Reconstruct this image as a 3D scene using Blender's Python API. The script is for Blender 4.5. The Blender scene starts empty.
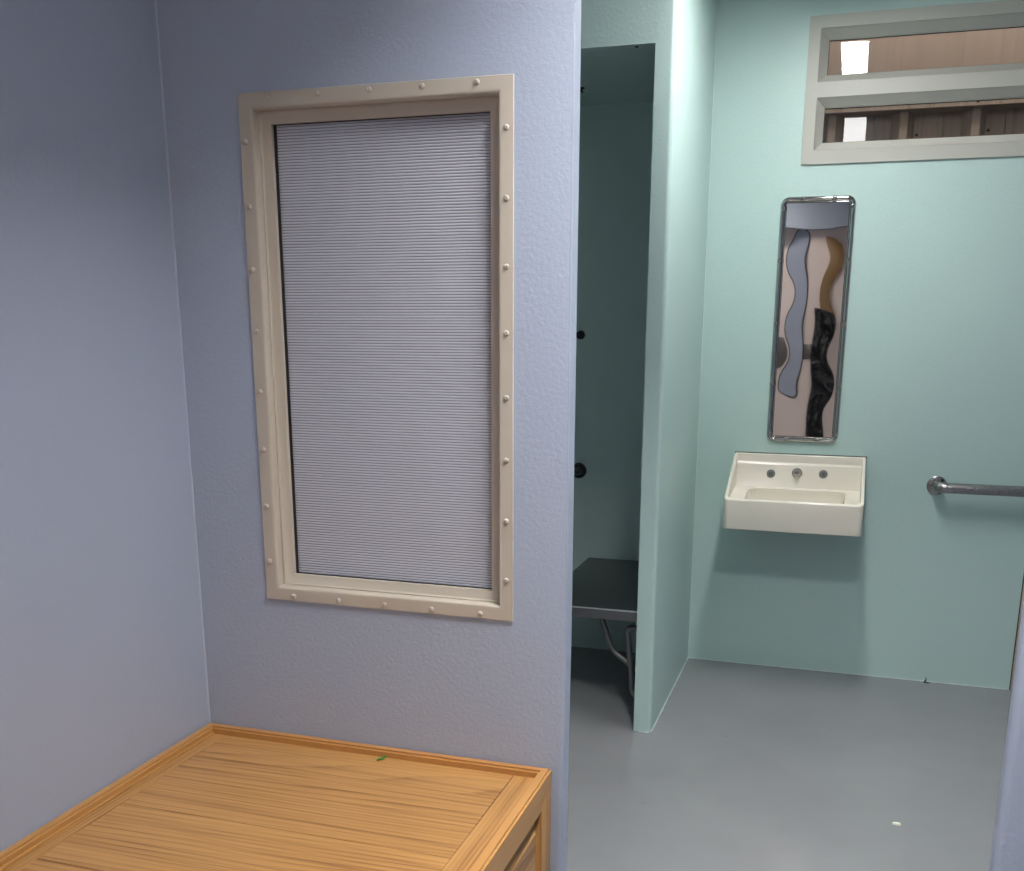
import bpy, bmesh, math, random
from mathutils import Vector, Matrix
C = bpy.context.scene.collection
PI = math.pi
random.seed(4)

# ------------------------------------------------------------------ materials
def mat(name):
    m = bpy.data.materials.new(name); m.use_nodes = True
    return m, m.node_tree.nodes, m.node_tree.links, m.node_tree.nodes['Principled BSDF']

def plain(name, col, rough=.5, metal=0., coat=0., spec=None, bump=None):
    m, N, L, b = mat(name)
    b.inputs['Base Color'].default_value = (*col, 1)
    b.inputs['Roughness'].default_value = rough
    b.inputs['Metallic'].default_value = metal
    b.inputs['Coat Weight'].default_value = coat
    if spec is not None: b.inputs['Specular IOR Level'].default_value = spec
    tc = N.new('ShaderNodeTexCoord')
    n = N.new('ShaderNodeTexNoise'); n.inputs['Scale'].default_value = bump[0] if bump else 40
    n.inputs['Detail'].default_value = 3
    L.new(tc.outputs['Object'], n.inputs['Vector'])
    if bump:
        bp = N.new('ShaderNodeBump'); bp.inputs['Strength'].default_value = bump[1]
        bp.inputs['Distance'].default_value = bump[2]
        L.new(n.outputs['Fac'], bp.inputs['Height']); L.new(bp.outputs['Normal'], b.inputs['Normal'])
    mr = N.new('ShaderNodeMapRange'); mr.inputs['To Min'].default_value = rough*.85; mr.inputs['To Max'].default_value = rough*1.15
    L.new(n.outputs['Fac'], mr.inputs['Value']); L.new(mr.outputs['Result'], b.inputs['Roughness'])
    return m

def wall_paint(name, col, rough=.42, var=.035, bump=.5, dist=.0016):
    """roller-textured thick paint: orange peel + faint tonal mottling"""
    m, N, L, b = mat(name)
    tc = N.new('ShaderNodeTexCoord')
    n1 = N.new('ShaderNodeTexNoise'); n1.inputs['Scale'].default_value = 95; n1.inputs['Detail'].default_value = 3; n1.inputs['Roughness'].default_value = .55
    n2 = N.new('ShaderNodeTexNoise'); n2.inputs['Scale'].default_value = 320; n2.inputs['Detail'].default_value = 2
    n3 = N.new('ShaderNodeTexNoise'); n3.inputs['Scale'].default_value = 1.7; n3.inputs['Detail'].default_value = 4
    for n in (n1, n2, n3): L.new(tc.outputs['Object'], n.inputs['Vector'])
    ad = N.new('ShaderNodeMath'); ad.operation = 'MULTIPLY_ADD'; ad.inputs[1].default_value = .3
    L.new(n2.outputs['Fac'], ad.inputs[0]); L.new(n1.outputs['Fac'], ad.inputs[2])
    bp = N.new('ShaderNodeBump'); bp.inputs['Strength'].default_value = bump; bp.inputs['Distance'].default_value = dist
    L.new(ad.outputs[0], bp.inputs['Height']); L.new(bp.outputs['Normal'], b.inputs['Normal'])
    mx = N.new('ShaderNodeMix'); mx.data_type = 'RGBA'
    mx.inputs['A'].default_value = (*[c*(1-var) for c in col], 1); mx.inputs['B'].default_value = (*[min(1, c*(1+var)) for c in col], 1)
    L.new(n3.outputs['Fac'], mx.inputs['Factor']); L.new(mx.outputs['Result'], b.inputs['Base Color'])
    b.inputs['Roughness'].default_value = rough
    b.inputs['Specular IOR Level'].default_value = .5
    return m

def floor_mat():
    m, N, L, b = mat('grey_epoxy')
    tc = N.new('ShaderNodeTexCoord')
    n1 = N.new('ShaderNodeTexNoise'); n1.inputs['Scale'].default_value = 2.2; n1.inputs['Detail'].default_value = 7; n1.inputs['Roughness'].default_value = .6
    L.new(tc.outputs['Object'], n1.inputs['Vector'])
    mp = N.new('ShaderNodeMapping'); mp.inputs['Scale'].default_value = (16, 30, 1); mp.inputs['Rotation'].default_value = (0, 0, .25)
    L.new(tc.outputs['Object'], mp.inputs['Vector'])
    n2 = N.new('ShaderNodeTexNoise'); n2.inputs['Scale'].default_value = 1; n2.inputs['Detail'].default_value = 4
    L.new(mp.outputs['Vector'], n2.inputs['Vector'])
    r1 = N.new('ShaderNodeValToRGB')
    r1.color_ramp.elements[0].position = .3; r1.color_ramp.elements[0].color = (.235, .24, .25, 1)
    r1.color_ramp.elements[1].position = .75; r1.color_ramp.elements[1].color = (.265, .27, .28, 1)
    L.new(n1.outputs['Fac'], r1.inputs['Fac'])
    r2 = N.new('ShaderNodeValToRGB')
    r2.color_ramp.elements[0].position = .20; r2.color_ramp.elements[0].color = (.5, .5, .5, 1)
    r2.color_ramp.elements[1].position = .30; r2.color_ramp.elements[1].color = (1, 1, 1, 1)
    L.new(n2.outputs['Fac'], r2.inputs['Fac'])
    mx = N.new('ShaderNodeMix'); mx.data_type = 'RGBA'; mx.blend_type = 'MULTIPLY'; mx.inputs['Factor'].default_value = .22
    L.new(r1.outputs['Color'], mx.inputs['A']); L.new(r2.outputs['Color'], mx.inputs['B'])
    L.new(mx.outputs['Result'], b.inputs['Base Color'])
    n4 = N.new('ShaderNodeTexNoise'); n4.inputs['Scale'].default_value = 5; n4.inputs['Detail'].default_value = 5
    L.new(tc.outputs['Object'], n4.inputs['Vector'])
    rr = N.new('ShaderNodeMapRange'); rr.inputs['To Min'].default_value = .17; rr.inputs['To Max'].default_value = .27
    L.new(n4.outputs['Fac'], rr.inputs['Value']); L.new(rr.outputs['Result'], b.inputs['Roughness'])
    n5 = N.new('ShaderNodeTexNoise'); n5.inputs['Scale'].default_value = 60; n5.inputs['Detail'].default_value = 2
    L.new(tc.outputs['Object'], n5.inputs['Vector'])
    bp = N.new('ShaderNodeBump'); bp.inputs['Strength'].default_value = .12; bp.inputs['Distance'].default_value = .001
    L.new(n5.outputs['Fac'], bp.inputs['Height']); L.new(bp.outputs['Normal'], b.inputs['Normal'])
    return m

def wood_mat(name, axis, light=(.555, .30, .10), dark=(.23, .09, .022), across=(1., 1.), rings=26, rough=.36, amt=1., freq=55):
    """softwood grain; axis = direction the grain runs; per-board offset from face attribute 'board'"""
    m, N, L, b = mat(name)
    tc = N.new('ShaderNodeTexCoord')
    at = N.new('ShaderNodeAttribute'); at.attribute_name = 'board'
    mp = N.new('ShaderNodeMapping')
    sc = [across[0]]*3; sc[axis] = .085
    mp.inputs['Scale'].default_value = sc
    L.new(tc.outputs['Object'], mp.inputs['Vector'])
    n = N.new('ShaderNodeTexNoise'); n.noise_dimensions = '4D'
    n.inputs['Scale'].default_value = 3.2; n.inputs['Detail'].default_value = 1.5; n.inputs['Roughness'].default_value = .35
    L.new(mp.outputs['Vector'], n.inputs['Vector'])
    w = N.new('ShaderNodeMath'); w.operation = 'MULTIPLY'; w.inputs[1].default_value = 3.71
    L.new(at.outputs['Fac'], w.inputs[0]); L.new(w.outputs[0], n.inputs['W'])
    # rings: straight grain across the board, bent by the noise field
    sx = N.new('ShaderNodeSeparateXYZ'); L.new(tc.outputs['Object'], sx.inputs[0])
    lin = N.new('ShaderNodeMath'); lin.operation = 'MULTIPLY'; lin.inputs[1].default_value = freq
    L.new(sx.outputs['XYZ'[1 if axis != 1 else 0]], lin.inputs[0])
    k = N.new('ShaderNodeMath'); k.operation = 'MULTIPLY_ADD'; k.inputs[1].default_value = rings
    L.new(n.outputs['Fac'], k.inputs[0]); L.new(lin.outputs[0], k.inputs[2])
    # break-up noise
    mp2 = N.new('ShaderNodeMapping'); sc2 = [150]*3; sc2[axis] = 6
    mp2.inputs['Scale'].default_value = sc2; L.new(tc.outputs['Object'], mp2.inputs['Vector'])
    n2 = N.new('ShaderNodeTexNoise'); n2.inputs['Scale'].default_value = 1; n2.inputs['Detail'].default_value = 3
    L.new(mp2.outputs['Vector'], n2.inputs['Vector'])
    ad = N.new('ShaderNodeMath'); ad.operation = 'MULTIPLY_ADD'; ad.inputs[1].default_value = .35
    L.new(n2.outputs['Fac'], ad.inputs[0]); L.new(k.outputs[0], ad.inputs[2])
    fr = N.new('ShaderNodeMath'); fr.operation = 'FRACT'; L.new(ad.outputs[0], fr.inputs[0])
    r = N.new('ShaderNodeValToRGB'); e = r.color_ramp.elements
    e[0].position = 0; e[0].color = (.0, .0, .0, 1)
    e[1].position = 1; e[1].color = (.1, .1, .1, 1)
    for p, v in ((.5, .12), (.82, .45), (.92, .8), (.96, .45)):
        x = e.new(p); x.color = (v, v, v, 1)
    L.new(fr.outputs[0], r.inputs['Fac'])
    # irregular straight streaks
    mp4 = N.new('ShaderNodeMapping'); sc4 = [95]*3; sc4[axis] = .9
    mp4.inputs['Scale'].default_value = sc4; L.new(tc.outputs['Object'], mp4.inputs['Vector'])
    n4 = N.new('ShaderNodeTexNoise'); n4.noise_dimensions = '4D'; n4.inputs['Scale'].default_value = 1; n4.inputs['Detail'].default_value = 4; n4.inputs['Roughness'].default_value = .7
    L.new(mp4.outputs['Vector'], n4.inputs['Vector']); L.new(w.outputs[0], n4.inputs['W'])
    r4 = N.new('ShaderNodeValToRGB')
    r4.color_ramp.elements[0].position = .47; r4.color_ramp.elements[0].color = (0, 0, 0, 1)
    r4.color_ramp.elements[1].position = .66; r4.color_ramp.elements[1].color = (1, 1, 1, 1)
    L.new(n4.outputs['Fac'], r4.inputs['Fac'])
    mm = N.new('ShaderNodeMath'); mm.operation = 'MULTIPLY'
    n6 = N.new('ShaderNodeMapRange'); n6.inputs['From Min'].default_value = .35; n6.inputs['From Max'].default_value = .65
    n6.inputs['To Min'].default_value = .25; n6.inputs['To Max'].default_value = 1.2
    mp5 = N.new('ShaderNodeMapping'); sc5 = [11]*3; sc5[axis] = 2.
    mp5.inputs['Scale'].default_value = sc5; L.new(tc.outputs['Object'], mp5.inputs['Vector'])
    n7 = N.new('ShaderNodeTexNoise'); n7.inputs['Scale'].default_value = 1; L.new(mp5.outputs['Vector'], n7.inputs['Vector']); L.new(n7.outputs['Fac'], n6.inputs['Value'])
    L.new(r.outputs['Color'], mm.inputs[0]); L.new(n6.outputs['Result'], mm.inputs[1])
    mr4 = N.new('ShaderNodeMath'); mr4.operation = 'MULTIPLY_ADD'; mr4.inputs[1].default_value = .62
    L.new(r4.outputs['Color'], mr4.inputs[0]); L.new(mm.outputs[0], mr4.inputs[2])
    # broad tone
    mp3 = N.new('ShaderNodeMapping'); sc3 = [7]*3; sc3[axis] = 1.2
    mp3.inputs['Scale'].default_value = sc3; L.new(tc.outputs['Object'], mp3.inputs['Vector'])
    n3 = N.new('ShaderNodeTexNoise'); n3.inputs['Scale'].default_value = 1; n3.inputs['Detail'].default_value = 3
    L.new(mp3.outputs['Vector'], n3.inputs['Vector'])
    s1 = N.new('ShaderNodeMath'); s1.operation = 'MULTIPLY'; s1.inputs[1].default_value = .80*amt
    L.new(mr4.outputs[0], s1.inputs[0])
    s2 = N.new('ShaderNodeMath'); s2.operation = 'MULTIPLY_ADD'; s2.inputs[1].default_value = .34*min(1, .15+.85*amt)
    L.new(n2.outputs['Fac'], s2.inputs[0]); L.new(s1.outputs[0], s2.inputs[2])
    s3 = N.new('ShaderNodeMath'); s3.operation = 'MULTIPLY_ADD'; s3.inputs[1].default_value = .3
    L.new(n3.outputs['Fac'], s3.inputs[0]); L.new(s2.outputs[0], s3.inputs[2])
    s4 = N.new('ShaderNodeMath'); s4.operation = 'SUBTRACT'; s4.inputs[1].default_value = .18; s4.use_clamp = True
    L.new(s3.outputs[0], s4.inputs[0])
    mx = N.new('ShaderNodeMix'); mx.data_type = 'RGBA'
    mx.inputs['A'].default_value = (*light, 1); mx.inputs['B'].default_value = (*dark, 1)
    L.new(s4.outputs[0], mx.inputs['Factor'])
    L.new(mx.outputs['Result'], b.inputs['Base Color'])
    b.inputs['Roughness'].default_value = rough
    bp = N.new('ShaderNodeBump'); bp.inputs['Strength'].default_value = .25*min(1, amt); bp.inputs['Distance'].default_value = .0006; bp.invert = True
    L.new(s1.outputs[0], bp.inputs['Height']); L.new(bp.outputs['Normal'], b.inputs['Normal'])
    return m

def emit_mat(name, col, s):
    m, N, L, b = mat(name)
    b.inputs['Base Color'].default_value = (.8, .8, .8, 1)
    b.inputs['Emission Color'].default_value = (*col, 1); b.inputs['Emission Strength'].default_value = s
    return m

def glass_mat(name, tint=(.96, .97, .97), ior=1.5):
    m, N, L, b = mat(name)
    N.remove(b)
    out = N['Material Output']
    t = N.new('ShaderNodeBsdfTransparent'); t.inputs['Color'].default_value = (*tint, 1)
    g = N.new('ShaderNodeBsdfGlossy'); g.inputs['Roughness'].default_value = 0.0
    f = N.new('ShaderNodeFresnel'); f.inputs['IOR'].default_value = ior
    x = N.new('ShaderNodeMixShader')
    L.new(f.outputs[0], x.inputs[0]); L.new(t.outputs[0], x.inputs[1]); L.new(g.outputs[0], x.inputs[2])
    L.new(x.outputs[0], out.inputs['Surface'])
    return m

M = {}
M['blue'] = wall_paint('blue_paint', (.375, .425, .535), .40, bump=.7)
M['green'] = wall_paint('green_paint', (.50, .665, .625), .36, bump=.65)
M['stall'] = wall_paint('stall_paint', (.50, .665, .625), .36, bump=.65)
M['passage'] = wall_paint('grey_passage_paint', (.40, .42, .44), .4)
M['beige_wall'] = wall_paint('beige_paint', (.72, .60, .53), .5)
M['grey_band'] = wall_paint('grey_paint', (.32, .35, .40), .5)
M['ceiling'] = wall_paint('ceiling_paint', (.62, .63, .62), .6)
M['caulk_blue'] = plain('pale_blue_caulk', (.46, .51, .62), .4)
M['caulk_green'] = plain('pale_green_caulk', (.62, .74, .70), .4)
M['floor'] = floor_mat()
M['frame'] = plain('beige_enamel', (.50, .445, .37), .42, bump=(180, .12, .0006))
M['frame2'] = plain('greige_enamel', (.46, .455, .405), .45, bump=(180, .12, .0006))
M['screw'] = plain('painted_screw', (.52, .47, .42), .3)
M['dark'] = plain('black_gasket', (.012, .011, .014), .5)
M['slot'] = plain('dark_slot', (.03, .027, .025), .6)
M['cream'] = plain('cream_solid_surface', (.80, .745, .64), .22, coat=.3)
M['steel'] = plain('satin_steel', (.36, .35, .345), .28, 1., bump=(300, .05, .0003))
M['steel_dark'] = plain('worn_steel', (.25, .25, .25), .42, 1., bump=(300, .1, .0003))
M['edge_highlight'] = plain('edge_highlight_steel', (.8, .8, .8), .35, 1.)
M['chrome'] = plain('chrome', (.42, .41, .40), .08, 1.)
M['mirror'] = plain('polished_steel', (.86, .84, .83), .015, 1.)
M['rubber'] = plain('black_rubber', (.008, .009, .010), .5)
M['wood_x'] = wood_mat('fir_boards_across', 0)
M['wood_y'] = wood_mat('fir_boards_along', 1, rings=20, freq=95, amt=1.15)
M['wood_z'] = wood_mat('fir_posts', 2)
M['rim_x'] = wood_mat('fir_rim_across', 0, (.47, .225, .068), (.24, .10, .03), rings=3, amt=.10, freq=3)
M['rim_y'] = wood_mat('fir_rim_along', 1, (.50, .255, .08), (.24, .10, .03), rings=3, amt=.10, freq=3)
M['ply'] = wood_mat('plywood', 2, (.42, .30, .24), (.26, .18, .14), rings=9, rough=.7, amt=.4)
M['timber'] = wood_mat('rough_timber', 2, (.46, .34, .27), (.20, .14, .11), rings=16, rough=.8, amt=.6)
M['diffuser'] = emit_mat('lit_diffuser', (1., .985, .97), 84)
M['diffuser2'] = emit_mat('lit_panel', (1., .985, .97), 124)
M['rear_fill_diffuser'] = emit_mat('rear_fill_panel', (1., .985, .97), 13)
M['reflection_diffuser'] = emit_mat('reflection_panel', (1., .985, .99), 14)
M['white_metal'] = plain('white_metal', (.8, .8, .8), .4)
M['glass'] = glass_mat('clear_glass')
M['rib'] = plain('ribbed_polycarbonate', (.50, .505, .575), .7, spec=.1)
m_, N_, L_, b_ = mat('clear_polycarbonate'); M['groove'] = m_
t_ = N_.new('ShaderNodeBsdfTransparent'); t_.inputs['Color'].default_value = (.86, .85, .90, 1)
x_ = N_.new('ShaderNodeMixShader'); x_.inputs[0].default_value = .62
b_.inputs['Base Color'].default_value = (.24, .235, .27, 1); b_.inputs['Roughness'].default_value = .7; b_.inputs['Specular IOR Level'].default_value = .1
L_.new(t_.outputs[0], x_.inputs[1]); L_.new(b_.outputs[0], x_.inputs[2]); L_.new(x_.outputs[0], N_['Material Output'].inputs['Surface'])
M['brown'] = plain('brown_board', (.20, .11, .035), .5)
M['black_cloth'] = plain('black_crinkled_clothing', (.006, .006, .007), .22, bump=(22, 1., .05))
M['blue_panel'] = plain('blue_grey_panel', (.33, .36, .42), .4)
M['grey_plate'] = plain('grey_plate', (.16, .15, .14), .35, .6)
M['chip'] = plain('white_chip', (.8, .78, .68), .5)
M['leaf'] = plain('green_leaf', (.02, .22, .03), .5)
M['debris'] = plain('dark_debris', (.02, .017, .015), .8)
M['door'] = plain('beige_door_paint', (.52, .45, .37), .4, bump=(150, .1, .0006))

# ------------------------------------------------------------------ mesh helpers
def link(name, bm, ms, parent=None, smooth=False, angle=40):
    me = bpy.data.meshes.new(name)
    bmesh.ops.recalc_face_normals(bm, faces=bm.faces[:]) if bm.faces else None
    bm.to_mesh(me); bm.free()
    for m in (ms if isinstance(ms, (list, tuple)) else [ms]): me.materials.append(m)
    o = bpy.data.objects.new(name, me); C.objects.link(o)
    if smooth:
        me.shade_smooth()
        me.set_sharp_from_angle(angle=math.radians(angle))
    if parent is not None:
        o.parent = parent
        o.matrix_parent_inverse = Matrix.Translation(parent.location).inverted()
    return o

def empty(name, loc=(0, 0, 0)):
    o = bpy.data.objects.new(name, None); C.objects.link(o); o.location = loc; o.empty_display_size = .1
    return o

def tag(o, label, cat, group=None, kind=None):
    o['label'] = label; o['category'] = cat
    if group: o['group'] = group
    if kind: o['kind'] = kind
    return o

def struct(o): o['kind'] = 'structure'; return o

def box(bm, x0, x1, y0, y1, z0, z1, bev=0, seg=2, mi=0, board=None):
    vs = [bm.verts.new((x, y, z)) for x in (x0, x1) for y in (y0, y1) for z in (z0, z1)]
    F = [(0, 1, 3, 2), (4, 6, 7, 5), (0, 4, 5, 1), (2, 3, 7, 6), (0, 2, 6, 4), (1, 5, 7, 3)]
    fs = [bm.faces.new([vs[i] for i in f]) for f in F]
    for f in fs: f.material_index = mi
    if board is not None:
        lay = bm.faces.layers.float.get('board') or bm.faces.layers.float.new('board')
        # layer creation invalidates references: re-fetch
        bm.faces.ensure_lookup_table()
        for f in bm.faces[-6:]: f[lay] = board
        fs = list(bm.faces[-6:])
    if bev:
        es = {e for f in fs for e in f.edges}
        r = bmesh.ops.bevel(bm, geom=list(es), offset=bev, segments=seg, affect='EDGES', profile=.5)
        for f in r['faces']: f.material_index = mi
    return fs

def BOX(name, dims, m, parent=None, bev=0, seg=2, smooth=False, board=None):
    bm = bmesh.new()
    if board is not None: bm.faces.layers.float.new('board')
    box(bm, *dims, bev=bev, seg=seg, board=board)
    return link(name, bm, m, parent, smooth=bool(bev) or smooth)

def cyl(bm, c, r, h, axis=1, seg=24, r2=None, mi=0):
    """cylinder from c going +h along axis"""
    r2 = r if r2 is None else r2
    rot = {0: Matrix.Rotation(PI/2, 4, 'Y'), 1: Matrix.Rotation(-PI/2, 4, 'X'), 2: Matrix.Identity(4)}[axis]
    d = Vector((0, 0, 0)); d[axis] = h/2
    mx = Matrix.Translation(Vector(c)+d) @ rot
    if h < 0: r, r2 = r2, r
    r_ = bmesh.ops.create_cone(bm, cap_ends=True, segments=seg, radius1=r, radius2=r2, depth=abs(h), matrix=mx)
    for v in r_['verts']:
        for f in v.link_faces: f.material_index = mi
    return r_

def lathe(bm, prof, c, direction=-1, seg=24, axis='y', mi=0):
    """prof: list of (radius, distance along the axis)"""
    rings = []
    for (r, d) in prof:
        if r < 1e-6:
            v = [bm.verts.new((c[0], c[1]+direction*d, c[2]))] if axis == 'y' else [bm.verts.new((c[0], c[1], c[2]+direction*d))]
        else:
            v = []
            for k in range(seg):
                a = 2*PI*k/seg
                if axis == 'y': v.append(bm.verts.new((c[0]+r*math.cos(a), c[1]+direction*d, c[2]+r*math.sin(a))))
                else: v.append(bm.verts.new((c[0]+r*math.cos(a), c[1]+r*math.sin(a), c[2]+direction*d)))
        rings.append(v)
    for A, B in zip(rings, rings[1:]):
        for k in range(seg):
            k2 = (k+1) % seg
            if len(A) == 1 and len(B) == 1: continue
            if len(A) == 1: f = bm.faces.new((A[0], B[k], B[k2]))
            elif len(B) == 1: f = bm.faces.new((A[k], B[0], A[k2]))
            else: f = bm.faces.new((A[k], B[k], B[k2], A[k2]))
            f.material_index = mi

def tube(bm, pts, r, seg=16, mi=0, cap=True):
    pts = [Vector(p) for p in pts]
    n = len(pts); rings = []
    t0 = (pts[1]-pts[0]).normalized()
    up = Vector((0, 0, 1)) if abs(t0.z) < .9 else Vector((1, 0, 0))
    u = t0.cross(up).normalized()
    for i in range(n):
        t = (pts[min(i+1, n-1)]-pts[max(i-1, 0)]).normalized()
        u = (u - t*u.dot(t)).normalized(); v = t.cross(u)
        rr = r[i] if isinstance(r, list) else r
        rings.append([bm.verts.new(pts[i]+u*rr*math.cos(2*PI*k/seg)+v*rr*math.sin(2*PI*k/seg)) for k in range(seg)])
    for A, B in zip(rings, rings[1:]):
        for k in range(seg):
            f = bm.faces.new((A[k], A[(k+1) % seg], B[(k+1) % seg], B[k])); f.material_index = mi
    if cap:
        bm.faces.new(rings[0]).material_index = mi; bm.faces.new(rings[-1][::-1]).material_index = mi

def arc_path(pts, R, n=6):
    """round the inner corners of a polyline"""
    P = [Vector(p) for p in pts]; out = [P[0]]
    for a, b, c in zip(P, P[1:], P[2:]):
        d1 = (a-b).normalized(); d2 = (c-b).normalized()
        s, e = b+d1*R, b+d2*R
        for k in range(n+1):
            t = k/n
            out.append(s*(1-t)**2+b*2*t*(1-t)+e*t*t)
    out.append(P[-1]); return out

def wall_with_holes(bm, x0, x1, z0, z1, yf, yb, holes, mi=0):
    """slab between yf and yb with rectangular holes (hx0,hx1,hz0,hz1)"""
    xs = sorted({x0, x1, *[h[i] for h in holes for i in (0, 1)]}); zs = sorted({z0, z1, *[h[i] for h in holes for i in (2, 3)]})
    solid = {}
    for i in range(len(xs)-1):
        for j in range(len(zs)-1):
            cx, cz = (xs[i]+xs[i+1])/2, (zs[j]+zs[j+1])/2
            solid[i, j] = not any(h[0] < cx < h[1] and h[2] < cz < h[3] for h in holes)
    V = {}
    def v(i, j, y):
        if (i, j, y) not in V: V[i, j, y] = bm.verts.new((xs[i], y, zs[j]))
        return V[i, j, y]
    for (i, j), s in solid.items():
        if not s: continue
        for y in (yf, yb): bm.faces.new([v(i, j, y), v(i+1, j, y), v(i+1, j+1, y), v(i, j+1, y)])
        for (di, dj, a, b_) in ((-1, 0, (i, j), (i, j+1)), (1, 0, (i+1, j), (i+1, j+1)), (0, -1, (i, j), (i+1, j)), (0, 1, (i, j+1), (i+1, j+1))):
            if not solid.get((i+di, j+dj), False):
                bm.faces.new([v(*a, yf), v(*b_, yf), v(*b_, yb), v(*a, yb)])

def rrect(x0, x1, z0, z1, R, n=6):
    """rounded rectangle loop (x,z), counter-clockwise"""
    pts = []
    for cx, cz, a0 in ((x1-R, z0+R, -PI/2), (x1-R, z1-R, 0), (x0+R, z1-R, PI/2), (x0+R, z0+R, PI)):
        for k in range(n+1):
            a = a0+PI/2*k/n; pts.append((cx+R*math.cos(a), cz+R*math.sin(a)))
    return pts

def loops_mesh(bm, loops, close=False, mi=0, mis=None):
    """bridge a list of equally long 3-D loops"""
    R = [[bm.verts.new(p) for p in l] for l in loops]
    seq = list(zip(R, R[1:])) + ([(R[-1], R[0])] if close else [])
    for q, (A, B) in enumerate(seq):
        n = len(A)
        for k in range(n):
            f = bm.faces.new((A[k], A[(k+1) % n], B[(k+1) % n], B[k])); f.material_index = mis[q] if mis else mi
    return R

# ------------------------------------------------------------------ the shell
YW = 2.2        # front face of the blue divider
YB = 4.665      # bathroom back wall
XL = -1.577     # left wall
YS = 3.695      # front face of the toilet stall
H = 3.0
XR = 1.75
YR = -1.75      # wall behind the viewer

struct(BOX('floor', (-1.9, XR+.1, YR-.1, YB+.1, -.1, 0), M['floor']))
struct(BOX('ceiling', (-1.9, XR+.1, YR-.1, YB+.1, H, H+.1), M['ceiling']))
struct(BOX('wall_left', (XL-.12, XL, YR, YW+.055, 0, H), M['blue']))
struct(BOX('wall_passage_left', (-1.80, -1.68, YW+.055, YB+.1, 0, H), M['passage']))
struct(BOX('wall_right', (XR, XR+.1, YR, YB+.1, 0, H), M['blue']))
struct(BOX('wall_rear', (XL-.12, XR, YR-.1, YR, 0, H), M['beige_wall']))

# blue divider: hole for the window, rounded free end, header over the doorway
WT = .055; XE = -.5865; XE2 = .3755
hole = (-1.3435, -.7455, .898, 2.0255)
bm = bmesh.new()
wall_with_holes(bm, XL-.1, XE, 0, H, YW, YW+WT, [hole])
es = [e for e in bm.edges if all(abs(v.co.x-XE) < 1e-5 for v in e.verts) and abs(e.verts[0].co.y-e.verts[1].co.y) < 1e-6]
bmesh.ops.bevel(bm, geom=es, offset=.022, segments=6, affect='EDGES', profile=.5)
struct(link('wall_front_left', bm, [M['blue']], smooth=True, angle=30))
bm = bmesh.new()
box(bm, XE2, XR, YW, YW+WT, 0, H)
es = [e for e in bm.edges if all(abs(v.co.x-XE2) < 1e-5 for v in e.verts) and abs(e.verts[0].co.z-e.verts[1].co.z) > 1]
bmesh.ops.bevel(bm, geom=es, offset=.022, segments=6, affect='EDGES', profile=.5)
struct(link('wall_front_right', bm, [M['blue']], smooth=True, angle=30))
struct(BOX('wall_front_header', (XE, XE2, YW, YW+WT, 2.36, H), M['blue']))

# bathroom back wall with the high window hole and the door hole
W2 = (-.245, 1.20, 2.21, 2.742)
DX0, DX1, DZ = .772, 1.45, .74
bm = bmesh.new()
wall_with_holes(bm, -1.9, XR+.1, 0, 3.4, YB, YB+.1, [W2, (DX0, DX1, -.001, DZ)])
struct(link('wall_back', bm, [M['green']]))

# stall: side partition, header over its opening, dropped ceiling
bm = bmesh.new()
box(bm, -.704, -.6365, YS, YB, 0, H)
es = [e for e in bm.edges if all(abs(v.co.y-YS) < 1e-5 and v.co.x > -.65 for v in e.verts) and abs(e.verts[0].co.z-e.verts[1].co.z) > 1]
bmesh.ops.bevel(bm, geom=es, offset=.016, segments=5, affect='EDGES', profile=.5)
struct(link('wall_stall_side', bm, [M['green']], smooth=True, angle=30))
bm = bmesh.new(); box(bm, -1.68, -.7035, YS, YS+.065, 2.465, H)
stall_header = struct(link('wall_stall_header', bm, [M['green']]))
bm = bmesh.new(); box(bm, -1.68, -.69, YS+.065, YB, 2.475, 2.53)
stall_ceiling = struct(link('ceiling_stall', bm, [M['stall']]))

# caulk beads
def bead(name, p0, p1, r, m):
    bm = bmesh.new(); n = 60
    P = [Vector(p0).lerp(Vector(p1), k/n) + Vector([random.uniform(-.0006, .0006) for _ in range(3)]) for k in range(n+1)]
    tube(bm, P, [r*random.uniform(.75, 1.25) for _ in P], seg=8)
    return struct(link(name, bm, m, smooth=True))
bead('edge_highlight_1', (XL, YW, 0), (XL, YW, H), .0028, M['caulk_blue'])
bead('edge_highlight_2', (-.634, YB, .0), (DX0-.01, YB, 0), .0022, M['caulk_green'])
bead('edge_highlight_3', (-.6355, YS+.01, 0), (-.6355, YB, 0), .0022, M['caulk_green'])
bead('edge_highlight_4', (-.682, YS, 0), (-.643, YS, 0), .0022, M['caulk_green'])
bead('edge_highlight_5', (-.6355, YB, 0), (-.6355, YB, H), .0022, M['caulk_green'])

# rear bulkhead seen in the steel mirror
struct(BOX('wall_rear_bulkhead', (XL, XR, YR, YR+.12, 2.47, H), M['grey_band']))

# ------------------------------------------------------------------ window 1 (blue wall)
w1 = struct(empty('window_1', (-1.0445, YW, .868)))
X0, X1, Z0, Z1 = -1.374, -.715, .8675, 2.0560
def rect_loop(x0, x1, z0, z1, y): return [(x0, y, z0), (x1, y, z0), (x1, y, z1), (x0, y, z1)]
def frame_profile(bm, x0, x1, z0, z1, prof, close=True):
    loops_mesh(bm, [rect_loop(x0+d, x1-d, z0+d, z1-d, y) for d, y in prof], close=close)
bm = bmesh.new()
frame_profile(bm, X0, X1, Z0, Z1, [
    (0, YW+.001), (0, YW-.0045), (.0008, YW-.0055), (.026, YW-.0055), (.0305, YW-.005), (.0335, YW-.0025), (.0345, YW+.002),
    (.0350, YW+.054), (.0300, YW+.054), (.0300, YW+.001)])
fr1 = link('frame', bm, [M['frame']], w1, smooth=True, angle=50)
bm = bmesh.new()     # glazing bead: stepped stop around the sheet
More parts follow.
